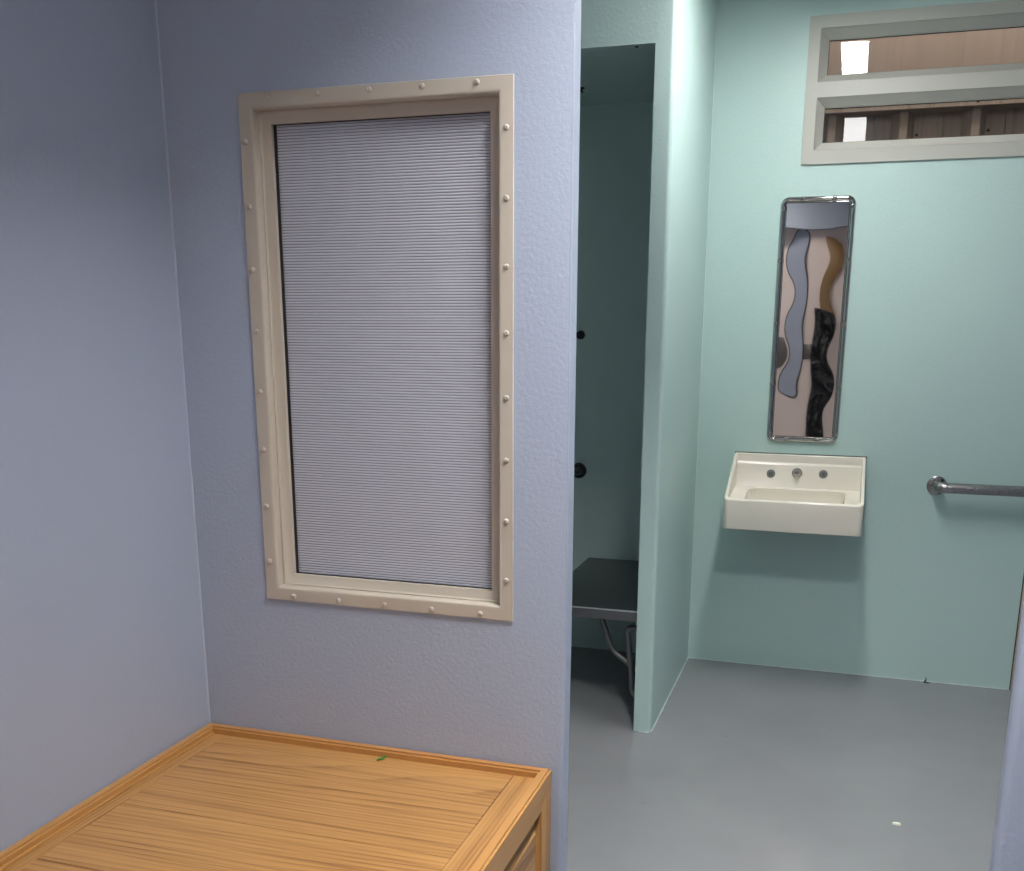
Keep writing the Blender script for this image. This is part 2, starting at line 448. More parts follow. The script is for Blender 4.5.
frame_profile(bm, X0+.0345, X1-.0345, Z0+.0345, Z1-.0345, [
    (0, YW+.0215), (.003, YW+.0205), (.0050, YW+.0225), (.0070, YW+.0245), (.0265, YW+.0265), (.0278, YW+.0275), (.0278, YW+.038), (0, YW+.038)])
link('glazing_bead', bm, [M['frame']], w1, smooth=True, angle=50)
gx0, gx1, gz0, gz1 = X0+.0615, X1-.0615, Z0+.0615, Z1-.0615
bm = bmesh.new()
frame_profile(bm, gx0-.004, gx1+.004, gz0-.004, gz1+.004, [(0, YW+.0385), (.0065, YW+.0385), (.0065, YW+.0420), (0, YW+.0420)])
box(bm, gx0-.003, gx0+.0065, YW+.0400, YW+.0425, gz0, gz1)  # added dark strip standing in for the shade left of the ribs
link('gasket', bm, [M['dark']], w1)
# ribbed sheet: rounded ribs with clear grooves between them
bm = bmesh.new()
NR = 165; pitch = (gz1-gz0)/NR; yp = YW+.0445
prof = []
for k in range(NR):
    z = gz0+k*pitch
    prof += [(yp+.0010, z, 1), (yp+.0010, z+pitch*.24, 0), (yp+.0003, z+pitch*.36, 0), (yp, z+pitch*.62, 0), (yp+.0003, z+pitch*.88, 0)]
prof.append((yp+.0010, gz1, 0))
prev = None
for y, z, mi in prof:
    cur = (bm.verts.new((gx0, y, z)), bm.verts.new((gx1, y, z)), mi)
    if prev:
        f = bm.faces.new((prev[0], prev[1], cur[1], cur[0])); f.material_index = prev[2]
    prev = cur
link('ribbed_pane', bm, [M['rib'], M['groove']], w1, smooth=True, angle=60)

def screw_mesh():
    bm = bmesh.new()
    lathe(bm, [(.0064, 0), (.0064, .0012), (.0056, .0030), (.0040, .0041), (.0019, .0044), (.0017, .0030), (0, .0030)], (0, 0, 0), seg=20)
    me = bpy.data.meshes.new('screw'); bmesh.ops.recalc_face_normals(bm, faces=bm.faces[:]); bm.to_mesh(me); bm.free()
    me.materials.append(M['screw']); me.shade_smooth(); me.set_sharp_from_angle(angle=math.radians(35))
    return me
SM = screw_mesh()
def screw_at(x, y, z, parent, s=1.):
    o = bpy.data.objects.new('screw', SM); C.objects.link(o); o.parent = parent
    o.matrix_parent_inverse = Matrix.Translation(parent.location).inverted()
    o.location = (x, y, z); o.rotation_euler = (0, random.uniform(0, 6), 0); o.scale = (s, s, s)
for k in range(5):
    x = -1.296+k*.125
    screw_at(x, YW-.0055, 2.0445, w1)
    screw_at(x, YW-.0055, .8800, w1)
for k in range(8):
    z = 1.9530-k*(1.9530-.9665)/7
    screw_at(-1.3600, YW-.0055, z, w1)
    screw_at(-.7305, YW-.0055, z, w1)

# ------------------------------------------------------------------ window 2 (high, two panes)
w2 = struct(empty('window_2', (.47, YB, 2.197)))
FX0, FX1, FZ0, FZ1 = -.260, 1.215, 2.196, 2.7565
yf = YB-.010
op = [(-.215, 1.170, 2.509, 2.709, .032, .027), (-.213, 1.170, 2.249, 2.451, .034, .027)]   # openings (x0,x1,z0,z1, side bevel)
bm = bmesh.new()
wall_with_holes(bm, FX0, FX1, FZ0, FZ1, yf, YB+.045, [o_[:4] for o_ in op])
outer = [e for e in bm.edges if all(abs(v.co.y-yf) < 1e-6 for v in e.verts) and (all(abs(v.co.x-FX0) < 1e-5 for v in e.verts) or all(abs(v.co.z-FZ0) < 1e-5 for v in e.verts) or all(abs(v.co.z-FZ1) < 1e-5 for v in e.verts) or all(abs(v.co.x-FX1) < 1e-5 for v in e.verts))]
bmesh.ops.bevel(bm, geom=outer, offset=.003, segments=2, affect='EDGES')
link('frame', bm, [M['frame2']], w2, smooth=True, angle=30)
s = 1.0075
glass_z = [(1.55+(2.534-1.55)*s, 1.55+(2.664-1.55)*s), (1.55+(2.278-1.55)*s, 1.55+(2.410-1.55)*s)]
for i, (a0, a1, b0, b1, _, _) in enumerate(op):
    z0, z1 = glass_z[i]; xa = -.1815
    bm = bmesh.new()
    L1 = rect_loop(a0-.002, a1+.002, b0-.002, b1+.002, yf+.0025)
    L1b = rect_loop(a0+.001, a1-.001, b0+.001, b1-.001, yf+.0025)
    L2 = rect_loop(xa, a1-.034, z0, z1, YB+.034)
    L3 = rect_loop(xa, a1-.034, z0, z1, YB+.042)
    L4 = rect_loop(a0-.002, a1+.002, b0-.002, b1+.002, YB+.042)
    loops_mesh(bm, [L1b, L2, L3, L4])
    link('bevelled_stop', bm, [M['frame2']], w2)
    bm = bmesh.new()
    frame = [(0, YB+.0425), (.0052, YB+.0425), (.0052, YB+.0475), (0, YB+.0475)]
    loops_mesh(bm, [rect_loop(xa-.003+d, a1-.031-d, z0-.003+d, z1+.003-d, y) for d, y in frame], close=True)
    link('gasket', bm, [M['dark']], w2)
    bm = bmesh.new()
    t = 0.0
    zc = (z0+z1)/2; hh = (z1-z0)/2+.012
    y_ = YB+.056
    vs = [bm.verts.new(p) for p in ((xa-.01, y_-t*hh, zc-hh), (a1, y_-t*hh, zc-hh), (a1, y_+t*hh, zc+hh), (xa-.01, y_+t*hh, zc+hh))]
    bm.faces.new(vs)
    r_ = bmesh.ops.extrude_face_region(bm, geom=bm.faces[:])
    for v in [g for g in r_['geom'] if isinstance(g, bmesh.types.BMVert)]: v.co.y += .005
    link('pane', bm, [M['glass']], w2)

# ------------------------------------------------------------------ door at the right of the back wall
d1 = struct(empty('door_1', (DX0, YB, 0)))
bm = bmesh.new()
fw = .055
for (a, b_) in ((DX0+.004, DX0+fw), (DX1-fw, DX1-.004)): box(bm, a, b_, YB-.006, YB+.095, 0, DZ-.004, bev=.004)
box(bm, DX0+fw, DX1-fw, YB-.006, YB+.095, DZ-fw, DZ-.004, bev=.003)
link('frame', bm, [M['door']], d1, smooth=True)
BOX('door_leaf', (DX0+fw+.003, DX1-fw-.003, YB+.02, YB+.065, .006, DZ-fw-.003), M['door'], d1, bev=.003)
bm = bmesh.new(); box(bm, DX0, DX0+.0055, YB-.003, YB+.02, 0, DZ); box(bm, DX0, DX1, YB-.003, YB+.02, DZ-.005, DZ)
link('sealant_joint', bm, [M['slot']], d1)

# ------------------------------------------------------------------ platform bed
XB0, XB1 = XL+.001, -.616
YB1, YB0 = YW-.001, .16
ZT, ZD = .505, .485
bed = empty('platform_bed', ((XB0+XB1)/2, (YB0+YB1)/2, 0))
tag(bed, 'light wooden platform bed with raised rim and drawers, pushed into the blue corner', 'bed')
RW = .027
# deck: border boards run along, middle boards run across
bxl, bxr = -1.510, -.705
bm = bmesh.new(); bm.faces.layers.float.new('board')
ys = [YB1-RW+.002, 2.037, 1.757, 1.497, 1.245, .97, .70, .44, YB0+RW]
for i, (a, b_) in enumerate(zip(ys, ys[1:])):
    box(bm, bxl+.0006, bxr-.0006, b_+.0009, a-.0009, ZD-.022, ZD, board=i*1.37+.3)
link('deck_boards', bm, [M['wood_x']], bed)
for i, (a, b_) in enumerate(((XB0+RW-.002, bxl), (bxr, XB1-RW+.002))):
    bm = bmesh.new(); bm.faces.layers.float.new('board')
    box(bm, a+.0005, b_-.0005, YB0+RW, YB1-RW+.002, ZD-.022, ZD+.0003, bev=.0008, seg=1, board=i*2.2+5)
    link('border_board', bm, [M['wood_y']], bed)
# raised rim: four pieces
def rim(name, d, m, b_):
    bm = bmesh.new(); bm.faces.layers.float.new('board'); box(bm, *d, board=b_)
    es = [e for e in bm.edges if all(v.co.z > ZT-.001 for v in e.verts)]
    bmesh.ops.bevel(bm, geom=es, offset=.0055, segments=7, affect='EDGES')
    lay = bm.faces.layers.float['board']
    for f in bm.faces: f[lay] = b_
    return link(name, bm, [m], bed, smooth=True, angle=8)
rim('rim', (XB0+.004, XB1-.004, YB1-RW, YB1, ZD-.03, ZT), M['rim_x'], 1)
rim('rim', (XB0+.004, XB1-.004, YB0, YB0+RW, ZD-.03, ZT), M['rim_x'], 2)
rim('rim', (XB0, XB0+RW, YB0-.0006, YB1+.0006, ZD-.03, ZT+.0002), M['rim_y'], 3)
rim('rim', (XB1-RW, XB1, YB0-.0006, YB1+.0006, ZD-.03, ZT+.0002), M['rim_y'], 4)
# cove strip inside the rim
for d in ((XB0+RW-.001, XB0+RW+.006, YB0+RW, YB1-RW, ZD-.001, ZD+.005),):
    BOX('cove_strip', d, M['rim_x'] if d[1]-d[0] > .5 else M['rim_y'], bed, bev=.003, board=7.)
# side rail, posts, carcass, drawers
ZR = .430
BOX('side_rail', (XB1-.024, XB1-.0012, YB0+.05, YB1-.052, ZR, ZD-.028), M['rim_y'], bed, board=8.)
for y0, y1 in ((YB1-.078, YB1), (YB0, YB0+.078), ((YB0+YB1)/2-.03, (YB0+YB1)/2+.03)):
    BOX('post', (XB1-.05, XB1-.0008, y0, y1, 0, ZD-.028), M['wood_z'], bed, bev=.002, board=y0*3)
bm = bmesh.new(); bm.faces.layers.float.new('board')
box(bm, XB0, XB1-.052, YB1-.02, YB1, 0, ZD-.03, board=9.); box(bm, XB0, XB1-.052, YB0, YB0+.02, 0, ZD-.03, board=10.)
box(bm, XB0, XB1-.052, YB0+.02, YB1-.02, .02, .04, board=11.); box(bm, XB1-.05, XB1-.01, YB0+.078, YB1-.078, .03, .075, board=12.)
link('carcass', bm, [M['wood_x']], bed)
ym = (YB0+YB1)/2
for a, b_ in ((ym+.033, YB1-.081), (YB0+.081, ym-.033)):
    dr = BOX('drawer', (XB1-.5, XB1-.028, a+.01, b_-.01, .09, .385), M['wood_y'], bed, board=13.+a)
    bm = bmesh.new(); bm.faces.layers.float.new('board')
    x_ = XB1-.026
    z0, z1 = .082, .400
    lay = bm.faces.layers.float.get('board')
    P = [(x_, 0), (x_+.008, 0), (x_+.0155, .018), (x_+.0165, .0195)]
    Ls = [[(x, a+d, z0+d), (x, b_-d, z0+d), (x, b_-d, z1-d), (x, a+d, z1-d)] for x, d in P]
    R_ = loops_mesh(bm, Ls); bm.faces.new(R_[0]); bm.faces.new(R_[-1])
    for f in bm.faces: f[lay] = 20+a
    link('drawer_front', bm, [M['wood_y']], dr)

# ------------------------------------------------------------------ wall-hung sink
sink = empty('wall_sink', (-.184, YB, .717))
tag(sink, 'cream wall-hung washbasin with sloped back and push buttons, below the steel mirror', 'sink')
SX0, SX1 = -.4635, .0955
SYF = 4.283
def prism_x(bm, prof, x0, x1):
    A = [bm.verts.new((x0, y, z)) for y, z in prof]; B = [bm.verts.new((x1, y, z)) for y, z in prof]
    bm.faces.new(A); bm.faces.new(B[::-1]); n = len(A)
    for k in range(n): bm.faces.new((A[k], B[k], B[(k+1) % n], A[(k+1) % n]))
def tmp(bm, name):
    bmesh.ops.recalc_face_normals(bm, faces=bm.faces[:])
    me = bpy.data.meshes.new(name); bm.to_mesh(me); bm.free(); o = bpy.data.objects.new(name, me); C.objects.link(o); return o
bm = bmesh.new()
prism_x(bm, [(YB-.0005, .714), (YB-.0005, .994), (YB-.040, .994), (SYF, .838), (SYF, .714)], SX0, SX1)
es = [e for e in bm.edges if all(abs(v.co.y-SYF) < 1e-4 for v in e.verts) and abs(e.verts[0].co.z-e.verts[1].co.z) > .05]
bmesh.ops.bevel(bm, geom=es, offset=.024, segments=6, affect='EDGES', profile=.5)
body = tmp(bm, 'basin')
cuts = []
bm = bmesh.new()   # the recess between the two wings
prism_x(bm, [(SYF+.014, .8285), (YB-.075, .853), (YB-.052, .953), (YB-.0430, .9600), (YB-.0425, 1.1), (SYF+.014, 1.1)], SX0+.014, SX1-.014)
es = [e for e in bm.edges if abs(e.verts[0].co.x-e.verts[1].co.x) < 1e-5 and all(v.co.y < SYF+.02 for v in e.verts)]
bmesh.ops.bevel(bm, geom=es, offset=.02, segments=5, affect='EDGES', profile=.5)
cuts.append(tmp(bm, 'cut'))
bm = bmesh.new()   # the bowl
lo = []
for z, ins in ((.90, 0), (.842, 0), (.80, .008), (.765, .025), (.755, .06)):
    lo.append([(x, y, z) for x, y in rrect(SX0+.075+ins, SX1-.075-ins, SYF+.035+ins, YB-.095-ins*.6, .04, 5)])
R_ = loops_mesh(bm, lo); bm.faces.new(R_[0]); bm.faces.new(R_[-1])
cuts.append(tmp(bm, 'cut'))
for c in cuts:
    md = body.modifiers.new('b', 'BOOLEAN'); md.operation = 'DIFFERENCE'; md.object = c; md.solver = 'EXACT'
md = body.modifiers.new('v', 'BEVEL'); md.width = .004; md.segments = 3; md.limit_method = 'ANGLE'; md.angle_limit = math.radians(32); md.harden_normals = False
dg = bpy.context.evaluated_depsgraph_get(); dg.update()
me = bpy.data.meshes.new_from_object(body.evaluated_get(dg))
for c in cuts+[body]:
    m_ = c.data; bpy.data.objects.remove(c); bpy.data.meshes.remove(m_)
me.name = 'basin'; me.materials.clear(); me.materials.append(M['cream'])
me.shade_smooth(); me.set_sharp_from_angle(angle=math.radians(35))
basin = bpy.data.objects.new('basin', me); C.objects.link(basin); basin.parent = sink
basin.matrix_parent_inverse = Matrix.Translation(sink.location).inverted()
# the sloped panel: point at height z
def panel_y(z): return YB-.075+(z-.853)/(.953-.853)*.023
def on_panel(name, x, z, prof, m, seg=28):
    bm = bmesh.new(); lathe(bm, prof, (0, 0, 0), seg=seg)
    o = link(name, bm, m, sink, smooth=True, angle=30)
    o.location = (x, panel_y(z)+.001, z); o.rotation_euler = (-math.atan(.023/.1), 0, 0)
    return o
for x, z in ((-.299, .912), (-.0765, .919)):
    pb = on_panel('push_button', x, z, [(.0185, 0), (.0185, .003), (.016, .0052), (.0145, .0048), (.0145, .0035), (.0125, .0035), (.0125, .0075), (.0105, .0088), (0, .0092)], M['steel_dark'])
    bm = bmesh.new()
    for k in range(5):
        a = k*2*PI/5
        cyl(bm, (.0062*math.cos(a), -.0082, .0062*math.sin(a)), .0022, -.0024, axis=1, seg=10)
    cyl(bm, (0, -.0082, 0), .0020, -.0024, axis=1, seg=10)
    o = link('button_mark', bm, M['slot'], pb); o.parent = pb; o.matrix_parent_inverse = Matrix.Identity(4)
sp = on_panel('spout', -.187, .918, [(.0225, 0), (.0225, .003), (.0195, .0065), (.0165, .009), (.0150, .020), (.0125, .0265), (.0085, .031), (.0030, .0325), (0, .0325)], M['chrome'])
bm = bmesh.new(); cyl(bm, (0, -.020, -.010), .0055, -.008, axis=2, seg=16)
o = link('spout_nozzle', bm, M['steel'], sp, smooth=True); o.parent = sp; o.matrix_parent_inverse = Matrix.Identity(4)
bm = bmesh.new(); lathe(bm, [(.021, 0), (.021, .002), (.016, .003), (.014, .001), (0, .001)], (-.184, SYF+.15, .7562), direction=1, axis='z')
link('drain', bm, M['steel'], sink, smooth=True)
BOX('mounting_plate', (SX0+.045, SX1-.045, YB-.30, YB-.0005, .700, .7145), M['slot'], sink)
bm = bmesh.new()   # sealant line around the back
box(bm, SX0-.003, SX1+.003, YB-.0035, YB-.0002, .714, .9965)
link('sealant_line', bm, M['slot'], sink)

# ------------------------------------------------------------------ steel mirror
mx0, mx1, mz0, mz1 = -.3315, -.0275, 1.048, 2.0725
mir = empty('steel_mirror', ((mx0+mx1)/2, YB, mz0))
tag(mir, 'tall narrow polished steel mirror with rounded rim, above the cream sink', 'mirror')
mcx, mhw = (mx0+mx1)/2, (mx1-mx0)/2-.026
Rm = .036
bm = bmesh.new()
prof = [(0, .000), (.0005, .006), (.004, .0125), (.010, .0155), (.016, .0130), (.0190, .0065), (.0215, .0030), (.0245, .0035), (.0265, .0062), (.0265, .000)]
loops_mesh(bm, [[(x, YB-.0005-h, z) for x, z in rrect(mx0+d, mx1-d, mz0+d, mz1-d, max(Rm-d, .010), 7)] for d, h in prof])
link('rim', bm, M['chrome'], mir, smooth=True, angle=80)
# the polished sheet is pulled out of true by its fixings
zs_fix = [1.815, 1.556, 1.300]
def warp(u, z):
    return warp_(u, z)*WG
WG = .8
def warp_(u, z):
    lam = .262
    c = math.cos(2*PI*(z-1.815)/lam)
    env = min(1, max(0, (2.00-z)/.12))*min(1, max(.25, (z-1.06)/.15))
    return .00050*env*c*(u*u if abs(u) < .7 else .49+1.4*(abs(u)-.7)*(1-.5*(abs(u)-.7)/.3*.6)) + .00018*u*u*math.sin(2*PI*(z-1.2)/.55)
bm = bmesh.new(); nx, nz = 36, 170
G = []
for j in range(nz+1):
    row = []
    z = mz0+.0255+(mz1-mz0-.051)*j/nz
    for i in range(nx+1):
        u = -1+2*i/nx
        row.append(bm.verts.new((mcx+u*(mhw+.001), YB-.0050-warp(u, z), z)))
    G.append(row)
for j in range(nz):
    for i in range(nx): bm.faces.new((G[j][i], G[j][i+1], G[j+1][i+1], G[j+1][i]))
link('polished_sheet', bm, M['mirror'], mir, smooth=True, angle=180)
for x, z in [(mx0+.011, z) for z in zs_fix]+[(mx1-.011, z) for z in zs_fix]+[(x, z) for x in (mcx-.065, mcx+.065) for z in (mz0+.011, mz1-.011)]+[(x, z) for x in (mx0+.014, mx1-.014) for z in (mz0+.04, mz1-.045)]:
    bm = bmesh.new(); lathe(bm, [(.0105, .008), (.0105, .0165), (.0070, .0205), (.0045, .0207), (.004, .0180), (0, .0180)], (x, YB, z), seg=18)
    link('screw', bm, M['chrome'], mir, smooth=True, angle=35)

# ------------------------------------------------------------------ grab bar on the back wall
gb = empty('grab_bar', (.393, YB, .883))
tag(gb, 'brushed steel grab bar on the green wall, right of the sink', 'grab bar')
bm = bmesh.new()
P = arc_path([(.393, YB-.004, .884), (.393, YB-.062, .884), (1.25, YB-.062, .885), (1.25, YB-.004, .885)], .034, 8)
tube(bm, P, .0225, seg=24)
link('rail', bm, M['steel'], gb, smooth=True, angle=60)
def flange(x, y, z, parent, m, r=.0415, n=3):
    bm = bmesh.new(); lathe(bm, [(r, 0), (r, .004), (r-.004, .0065), (.026, .0080), (.020, .0080)], (x, y, z), seg=32)
    f_ = link('flange', bm, m, parent, smooth=True, angle=30)
    for k in range(n):
        a = .9+k*2*PI/n
        bm = bmesh.new(); lathe(bm, [(.0062, .006), (.0055, .0095), (.002, .0105), (0, .009)], (x+.031*math.cos(a), y, z+.031*math.sin(a)), seg=14)
        s_ = link('screw', bm, M['slot'], f_, smooth=True)
        s_.parent = f_; s_.matrix_parent_inverse = Matrix.Identity(4) if parent is None else f_.matrix_parent_inverse.inverted() if False else Matrix.Translation(-Vector(parent.location)) @ Matrix.Translation(Vector(parent.location))
    return f_
flange(.393, YB, .884, gb, M['steel']); flange(1.25, YB, .885, gb, M['steel'])

# ------------------------------------------------------------------ inside the stall
gb2 = empty('stall_grab_bar', (-1.185, YB, .883))
tag(gb2, 'dark round end of a grab bar on the unlit stall back wall', 'grab bar')
bm = bmesh.new()
P = arc_path([(-1.190, YB-.004, .877), (-1.190, YB-.062, .877), (-1.60, YB-.062, .877), (-1.60, YB-.004, .877)], .034, 8)
tube(bm, P, .0175, seg=20); link('rail', bm, M['steel_dark'], gb2, smooth=True, angle=60)
flange(-1.190, YB, .877, gb2, M['rubber'], .037); flange(-1.60, YB, .877, gb2, M['rubber'], .037)
kn = empty('shower_valve', (-1.194, YB, 1.502))
tag(kn, 'small black round shower valve high on the dark stall back wall', 'valve')
bm = bmesh.new(); lathe(bm, [(.020, -.002), (.020, .006), (.009, .009), (.009, .020)], (-1.192, YB, 1.502), seg=24); link('base', bm, M['rubber'], kn, smooth=True, angle=30)
bm = bmesh.new(); lathe(bm, [(.009, .018), (.016, .020), (.0175, .028), (.014, .036), (0, .038)], (-1.192, YB, 1.502), seg=24); link('cap', bm, M['rubber'], kn, smooth=True, angle=30)
bm = bmesh.new(); lathe(bm, [(.015, -.002), (.015, .003), (.007, .006), (.006, .012), (.011, .014), (.011, .016), (0, .017)], (-1.120, 4.32, 2.475), direction=-1, axis='z', seg=20); link('sprinkler_head', bm, M['rubber'], stall_ceiling, smooth=True, angle=30)
bm = bmesh.new(); lathe(bm, [(.006, 0), (.006, .002), (.003, .0035), (0, .0035)], (-.773, 3.724, 2.465), direction=-1, axis='z', seg=14); link('bolt_head', bm, M['slot'], stall_header, smooth=True, angle=30)

bench = empty('shower_bench', (-.91, 4.22, 0))
tag(bench, 'grey metal fold-down bench with bent tube legs in the dark stall', 'bench')
bx0, bx1, by0, by1 = -1.135, -.6905, 3.783, YB-.004
bm = bmesh.new(); box(bm, bx0, bx1, by0, by1, .418, .460, bev=.004, seg=3); link('seat', bm, M['steel_dark'], bench, smooth=True)
bm = bmesh.new(); tube(bm, [(bx0+.004, by0+.0015, .459), (bx1, by0+.0015, .459)], .0035, seg=10); link('front_highlight', bm, M['edge_highlight'], bench, smooth=True, angle=60)  # bright rod stands in for the highlight along the seat edge
bm = bmesh.new(); box(bm, bx1-.006, bx1, by0+.01, by1, .30, .418); link('wall_plate', bm, M['steel_dark'], bench)
for y in (3.88, 4.50):
    bm = bmesh.new()
    tube(bm, arc_path([(-.892, y, .418), (-.838, y, .262), (-.736, y, .190), (-.690, y, .165)], .03, 6), .0115, seg=14)
    link('leg', bm, M['steel_dark'], bench, smooth=True, angle=60)
    bm = bmesh.new()
    tube(bm, arc_path([(-.700, y-.03, .372), (-.772, y-.03, .372), (-.748, y-.03, .17), (-.745, y-.03, .10), (-.690, y-.03, .06)], .022, 6), .0115, seg=14)
    link('leg', bm, M['steel_dark'], bench, smooth=True, angle=60)

# ------------------------------------------------------------------ ceiling lights
def fixture(x, y0, y1, w, label, m, zb=2.88, group=None, cap=0, rec=.002):
    t = empty('ceiling_light', (x, (y0+y1)/2, H)); tag(t, label, 'ceiling light', group)
    bm = bmesh.new()     # opaque tray, open below
    loops_mesh(bm, [[(a, b_, z) for a, b_ in ((x-q, y0-q+w/2), (x+q, y0-q+w/2), (x+q, y1+q-w/2), (x-q, y1+q-w/2))] for q, z in
        ((w/2+.006, H-.002), (w/2+.006, zb), (w/2, zb), (w/2, zb+.012+rec))])
    link('housing', bm, M['white_metal'], t)
    for a in ((y0-.012, y0-.006), (y1+.006, y1+.012)):
        if cap: BOX('end_cap', (x-w/2-.006, x+w/2+.006, a[0], a[1], zb-cap, H-.001), M['white_metal'], t)
    bm = bmesh.new(); box(bm, x-w/2+.001, x+w/2-.001, y0+.001, y1-.001, zb+rec, zb+rec+.008); link('diffuser', bm, m, t)
fixture(-.098, 3.12, 3.98, .128, 'narrow linear ceiling light of the green room, reflected in the upper high window pane', M['diffuser'], zb=2.87, cap=.03)
fixture(.0, 1.15, 1.95, .32, 'wide short ceiling light over the blue room, beside the doorway', M['diffuser2'], zb=2.775, rec=.205)
fixture(-1.15, -1.30, -.70, .76, 'unseen square ceiling panel light behind the viewer, added to light the rear wall', M['rear_fill_diffuser'])  # unseen panel, added to brighten the rear wall and the blue wall
wl = empty('added_reflection_light', (-.085, YW+WT, 2.72)); tag(wl, 'small light panel added over the doorway to make the white reflection in the lower high window pane', 'added light')  # made-up light, placed to give the lower pane its white reflection
BOX('back_box', (-.155, -.015, YW+WT-.001, YW+WT+.03, 2.60, 2.81), M['white_metal'], wl, bev=.003)
BOX('diffuser', (-.150, -.020, YW+WT+.03, YW+WT+.045, 2.605, 2.805), M['reflection_diffuser'], wl, bev=.004)

# ------------------------------------------------------------------ outside the high window
ex = empty('plywood_header', (.4, 5.4, 2.52))
tag(ex, 'pinkish plywood board seen through the upper high window pane', 'plywood board')
bm = bmesh.new(); bm.faces.layers.float.new('board')
box(bm, -.9, .07, 5.40, 5.42, 2.56, 3.5, board=1.1); box(bm, .07, 2.6, 5.40, 5.42, 2.56, 3.5, board=2.7)
link('plywood_sheet', bm, M['ply'], ex)
tw = empty('timber_wall', (.4, 5.5, 0))
tag(tw, 'rough brown timber stud wall seen through the lower high window pane', 'timber wall')
bm = bmesh.new(); bm.faces.layers.float.new('board'); box(bm, -.9, 2.6, 5.395, 5.55, 2.523, 2.559, board=3.)
link('top_plate', bm, M['timber'], tw)
bm = bmesh.new(); bm.faces.layers.float.new('board')
k = 0; x = -.9
while x < 2.6:
    w_ = random.choice((.09, .12, .15)); box(bm, x+.0015, min(2.6, x+w_)-.0015, 5.52, 5.54, 0, 2.53, board=k*1.3); x += w_; k += 1
link('cladding', bm, M['timber'], tw)
for cx_ in (-.479, -.167, .157, .471, .785, 1.10, 1.41, 1.72):
    bm = bmesh.new(); bm.faces.layers.float.new('board'); lay = bm.faces.layers.float.get('board')
    pts = [(cx_-.062, 5.52), (cx_-.022, 5.44), (cx_+.012, 5.44), (cx_+.045, 5.52)]
    A = [bm.verts.new((a, b_, 0)) for a, b_ in pts]; B = [bm.verts.new((a, b_, 2.523)) for a, b_ in pts]
    bm.faces.new(A); bm.faces.new(B[::-1])
    for q in range(4): bm.faces.new((A[q], A[(q+1) % 4], B[(q+1) % 4], B[q]))
    for f in bm.faces: f[lay] = cx_*4
    link('stud', bm, M['timber'], tw)
for x, z, y in ((.216, 2.428, 5.52), (.529, 2.434, 5.52), (.462, 2.541, 5.395), (.84, 2.436, 5.52)):
    bm = bmesh.new(); lathe(bm, [(.0075, 0), (.006, .003), (0, .004)], (x, y, z), seg=12); link('bolt', bm, M['slot'], tw, smooth=True)

# ------------------------------------------------------------------ behind the viewer, seen in the mirror
t = empty('wall_panel', (-.565, YR, .80)); tag(t, 'tall narrow blue-grey panel with dark edging on the rear wall, seen in the steel mirror', 'panel')
for nm, g, d, m_ in (('edging', .012, .010, M['slot']), ('panel_face', 0, .014, M['blue_panel'])):
    bm = bmesh.new()
    R_ = loops_mesh(bm, [[(x, YR-.001+q, z) for x, z in rrect(-.640-g, -.490+g, .80-g, 2.47+g, .07+g, 8)] for q in (0, d)])
    bm.faces.new(R_[-1]); link(nm, bm, m_, t)
for x, lab in ((-.715, 'small grey wall plate left of the blue panel in the mirror reflection'), (-.435, 'small grey wall plate right of the blue panel in the mirror reflection')):
    o = BOX('wall_plate', (x-.045, x+.045, YR, YR+.008, 1.21, 1.36), M['grey_plate'], bev=.003)
    tag(o, lab, 'wall plate', None)
o = BOX('brown_board', (-.325, -.195, YR, YR+.03, 0, 2.41), M['brown'], bev=.003)
tag(o, 'narrow brown board standing against the rear wall, top seen in the mirror', 'board')
bm = bmesh.new()
nx, nz = 14, 90; F_ = []; 
for j in range(nz+1):
    z = .02+1.70*j/nz; row = []
    for i in range(nx+1):
        u = i/nx
        x = -.385+.19*u
        d = .018*math.sin(z*19+u*5)+.014*math.sin(z*41+u*11+1)+.010*math.sin(u*14+z*7)
        row.append((x, YR+.10+d, z))
    F_.append(row)
A = [[bm.verts.new(p) for p in r] for r in F_]; B = [[bm.verts.new((p[0], p[1]-.012, p[2])) for p in r] for r in F_]
for j in range(nz):
    for i in range(nx):
        bm.faces.new((A[j][i], A[j][i+1], A[j+1][i+1], A[j+1][i])); bm.faces.new((B[j][i], B[j+1][i], B[j+1][i+1], B[j][i+1]))
for j in range(nz):
    for i in (0, nx): bm.faces.new((A[j][i], A[j+1][i], B[j+1][i], B[j][i]))
for i in range(nx):
    for j in (0, nz): bm.faces.new((A[j][i], A[j][i+1], B[j][i+1], B[j][i]))
o = link('viewer_standin', bm, M['black_cloth'], smooth=True, angle=180)  # stands in for the viewer's black clothing in the mirror
tag(o, 'black crinkled sheet standing in for the dark-clothed viewer, seen in the mirror', 'sheet')

# ------------------------------------------------------------------ small bits
bm = bmesh.new()
pts = [(.0, -.007), (.008, -.009), (.017, -.003), (.015, .005), (.004, .008), (-.010, .005), (-.014, -.003)]
A = [bm.verts.new((.251+x, 3.193+y, .0006)) for x, y in pts]; B = [bm.verts.new((.251+x*.8, 3.193+y*.8, .006)) for x, y in pts]
bm.faces.new(A); bm.faces.new(B[::-1])
for k in range(len(A)): bm.faces.new((A[k], A[(k+1) % len(A)], B[(k+1) % len(A)], B[k]))
o = link('paint_chip', bm, M['chip']); tag(o, 'small off-white paint chip lying on the grey floor', 'paint chip')
bm = bmesh.new()
tube(bm, [(.424, 4.652, .002), (.430, 4.650, .012), (.427, 4.655, .024)], [.004, .003, .001], seg=7)
tube(bm, [(.420, 4.648, .002), (.434, 4.640, .003), (.447, 4.642, .002)], [.0025, .003, .001], seg=7)
o = link('debris_scrap', bm, M['debris']); tag(o, 'tiny dark scrap of debris at the foot of the green wall', 'debris')
bm = bmesh.new()
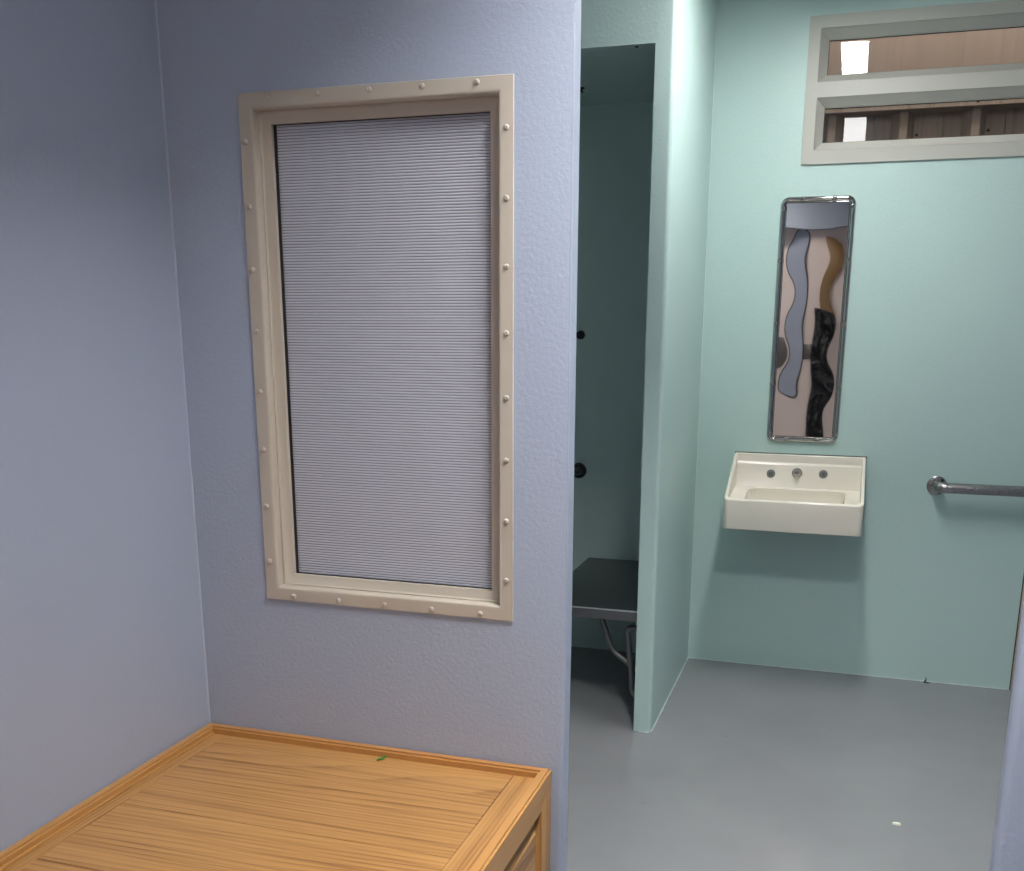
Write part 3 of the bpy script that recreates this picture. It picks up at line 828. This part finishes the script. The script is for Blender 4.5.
c0 = Vector((-1.048, 2.155, ZD+.002))
A = [bm.verts.new(c0+Vector(p)) for p in ((-.010, -.010, 0), (.000, -.006, .002), (.008, .002, .004), (.012, .012, .008), (.000, .008, .003), (-.008, .001, .001))]
bm.faces.new(A); r_ = bmesh.ops.extrude_face_region(bm, geom=bm.faces[:])
for v in [g for g in r_['geom'] if isinstance(g, bmesh.types.BMVert)]: v.co.z += .001
o = link('leaf_scrap', bm, M['leaf']); tag(o, 'tiny green leaf scrap on the bed boards near the back rim', 'leaf')

# ------------------------------------------------------------------ light outside, world
def area(name, loc, rot, sx, sy, power, col=(1, 1, 1)):
    l = bpy.data.lights.new(name, 'AREA'); l.shape = 'RECTANGLE'; l.size = sx; l.size_y = sy; l.energy = power; l.color = col
    o = bpy.data.objects.new(name, l); C.objects.link(o); o.location = loc; o.rotation_euler = rot
    return o
area('outdoor_light', (.6, 4.98, 3.35), (math.radians(24), 0, 0), 2.6, .3, 14, (1, .95, .88))
w = bpy.data.worlds.new('world'); bpy.context.scene.world = w; w.use_nodes = True
w.node_tree.nodes['Background'].inputs['Color'].default_value = (.9, .93, 1, 1)
w.node_tree.nodes['Background'].inputs['Strength'].default_value = .05

# ------------------------------------------------------------------ camera
R_rows = [[0.9534125630630812, 0.3016485714836328, 0.003553014968996299],
          [0.07613404055777145, -0.22920486002083443, -0.970396176832523],
          [-0.29190425221608857, 0.9254584115262626, -0.24149251763450721]]
cam = bpy.data.cameras.new('camera'); co = bpy.data.objects.new('camera', cam); C.objects.link(co)
r, d, f = [Vector(v) for v in R_rows]
mw = Matrix((( r.x, -d.x, -f.x, 0), (r.y, -d.y, -f.y, 0), (r.z, -d.z, -f.z, 1.55), (0, 0, 0, 1)))
co.matrix_world = mw
cam.sensor_fit = 'HORIZONTAL'; cam.sensor_width = 36; cam.lens = 36*1017.313/1024
cam.shift_x = (512-522.01)/1024; cam.shift_y = (577.2-435.5)/1024
cam.clip_start = .02
S = bpy.context.scene; S.camera = co
S.view_settings.view_transform = 'Standard'; S.view_settings.look = 'None'; S.view_settings.gamma = 1
S.view_settings.use_curve_mapping = False; S.view_settings.exposure = 0.0
S.cycles.use_denoising = True
S.cycles.max_bounces = 12; S.cycles.diffuse_bounces = 6; S.cycles.glossy_bounces = 5; S.cycles.transparent_max_bounces = 12
S.cycles.sample_clamp_indirect = 6
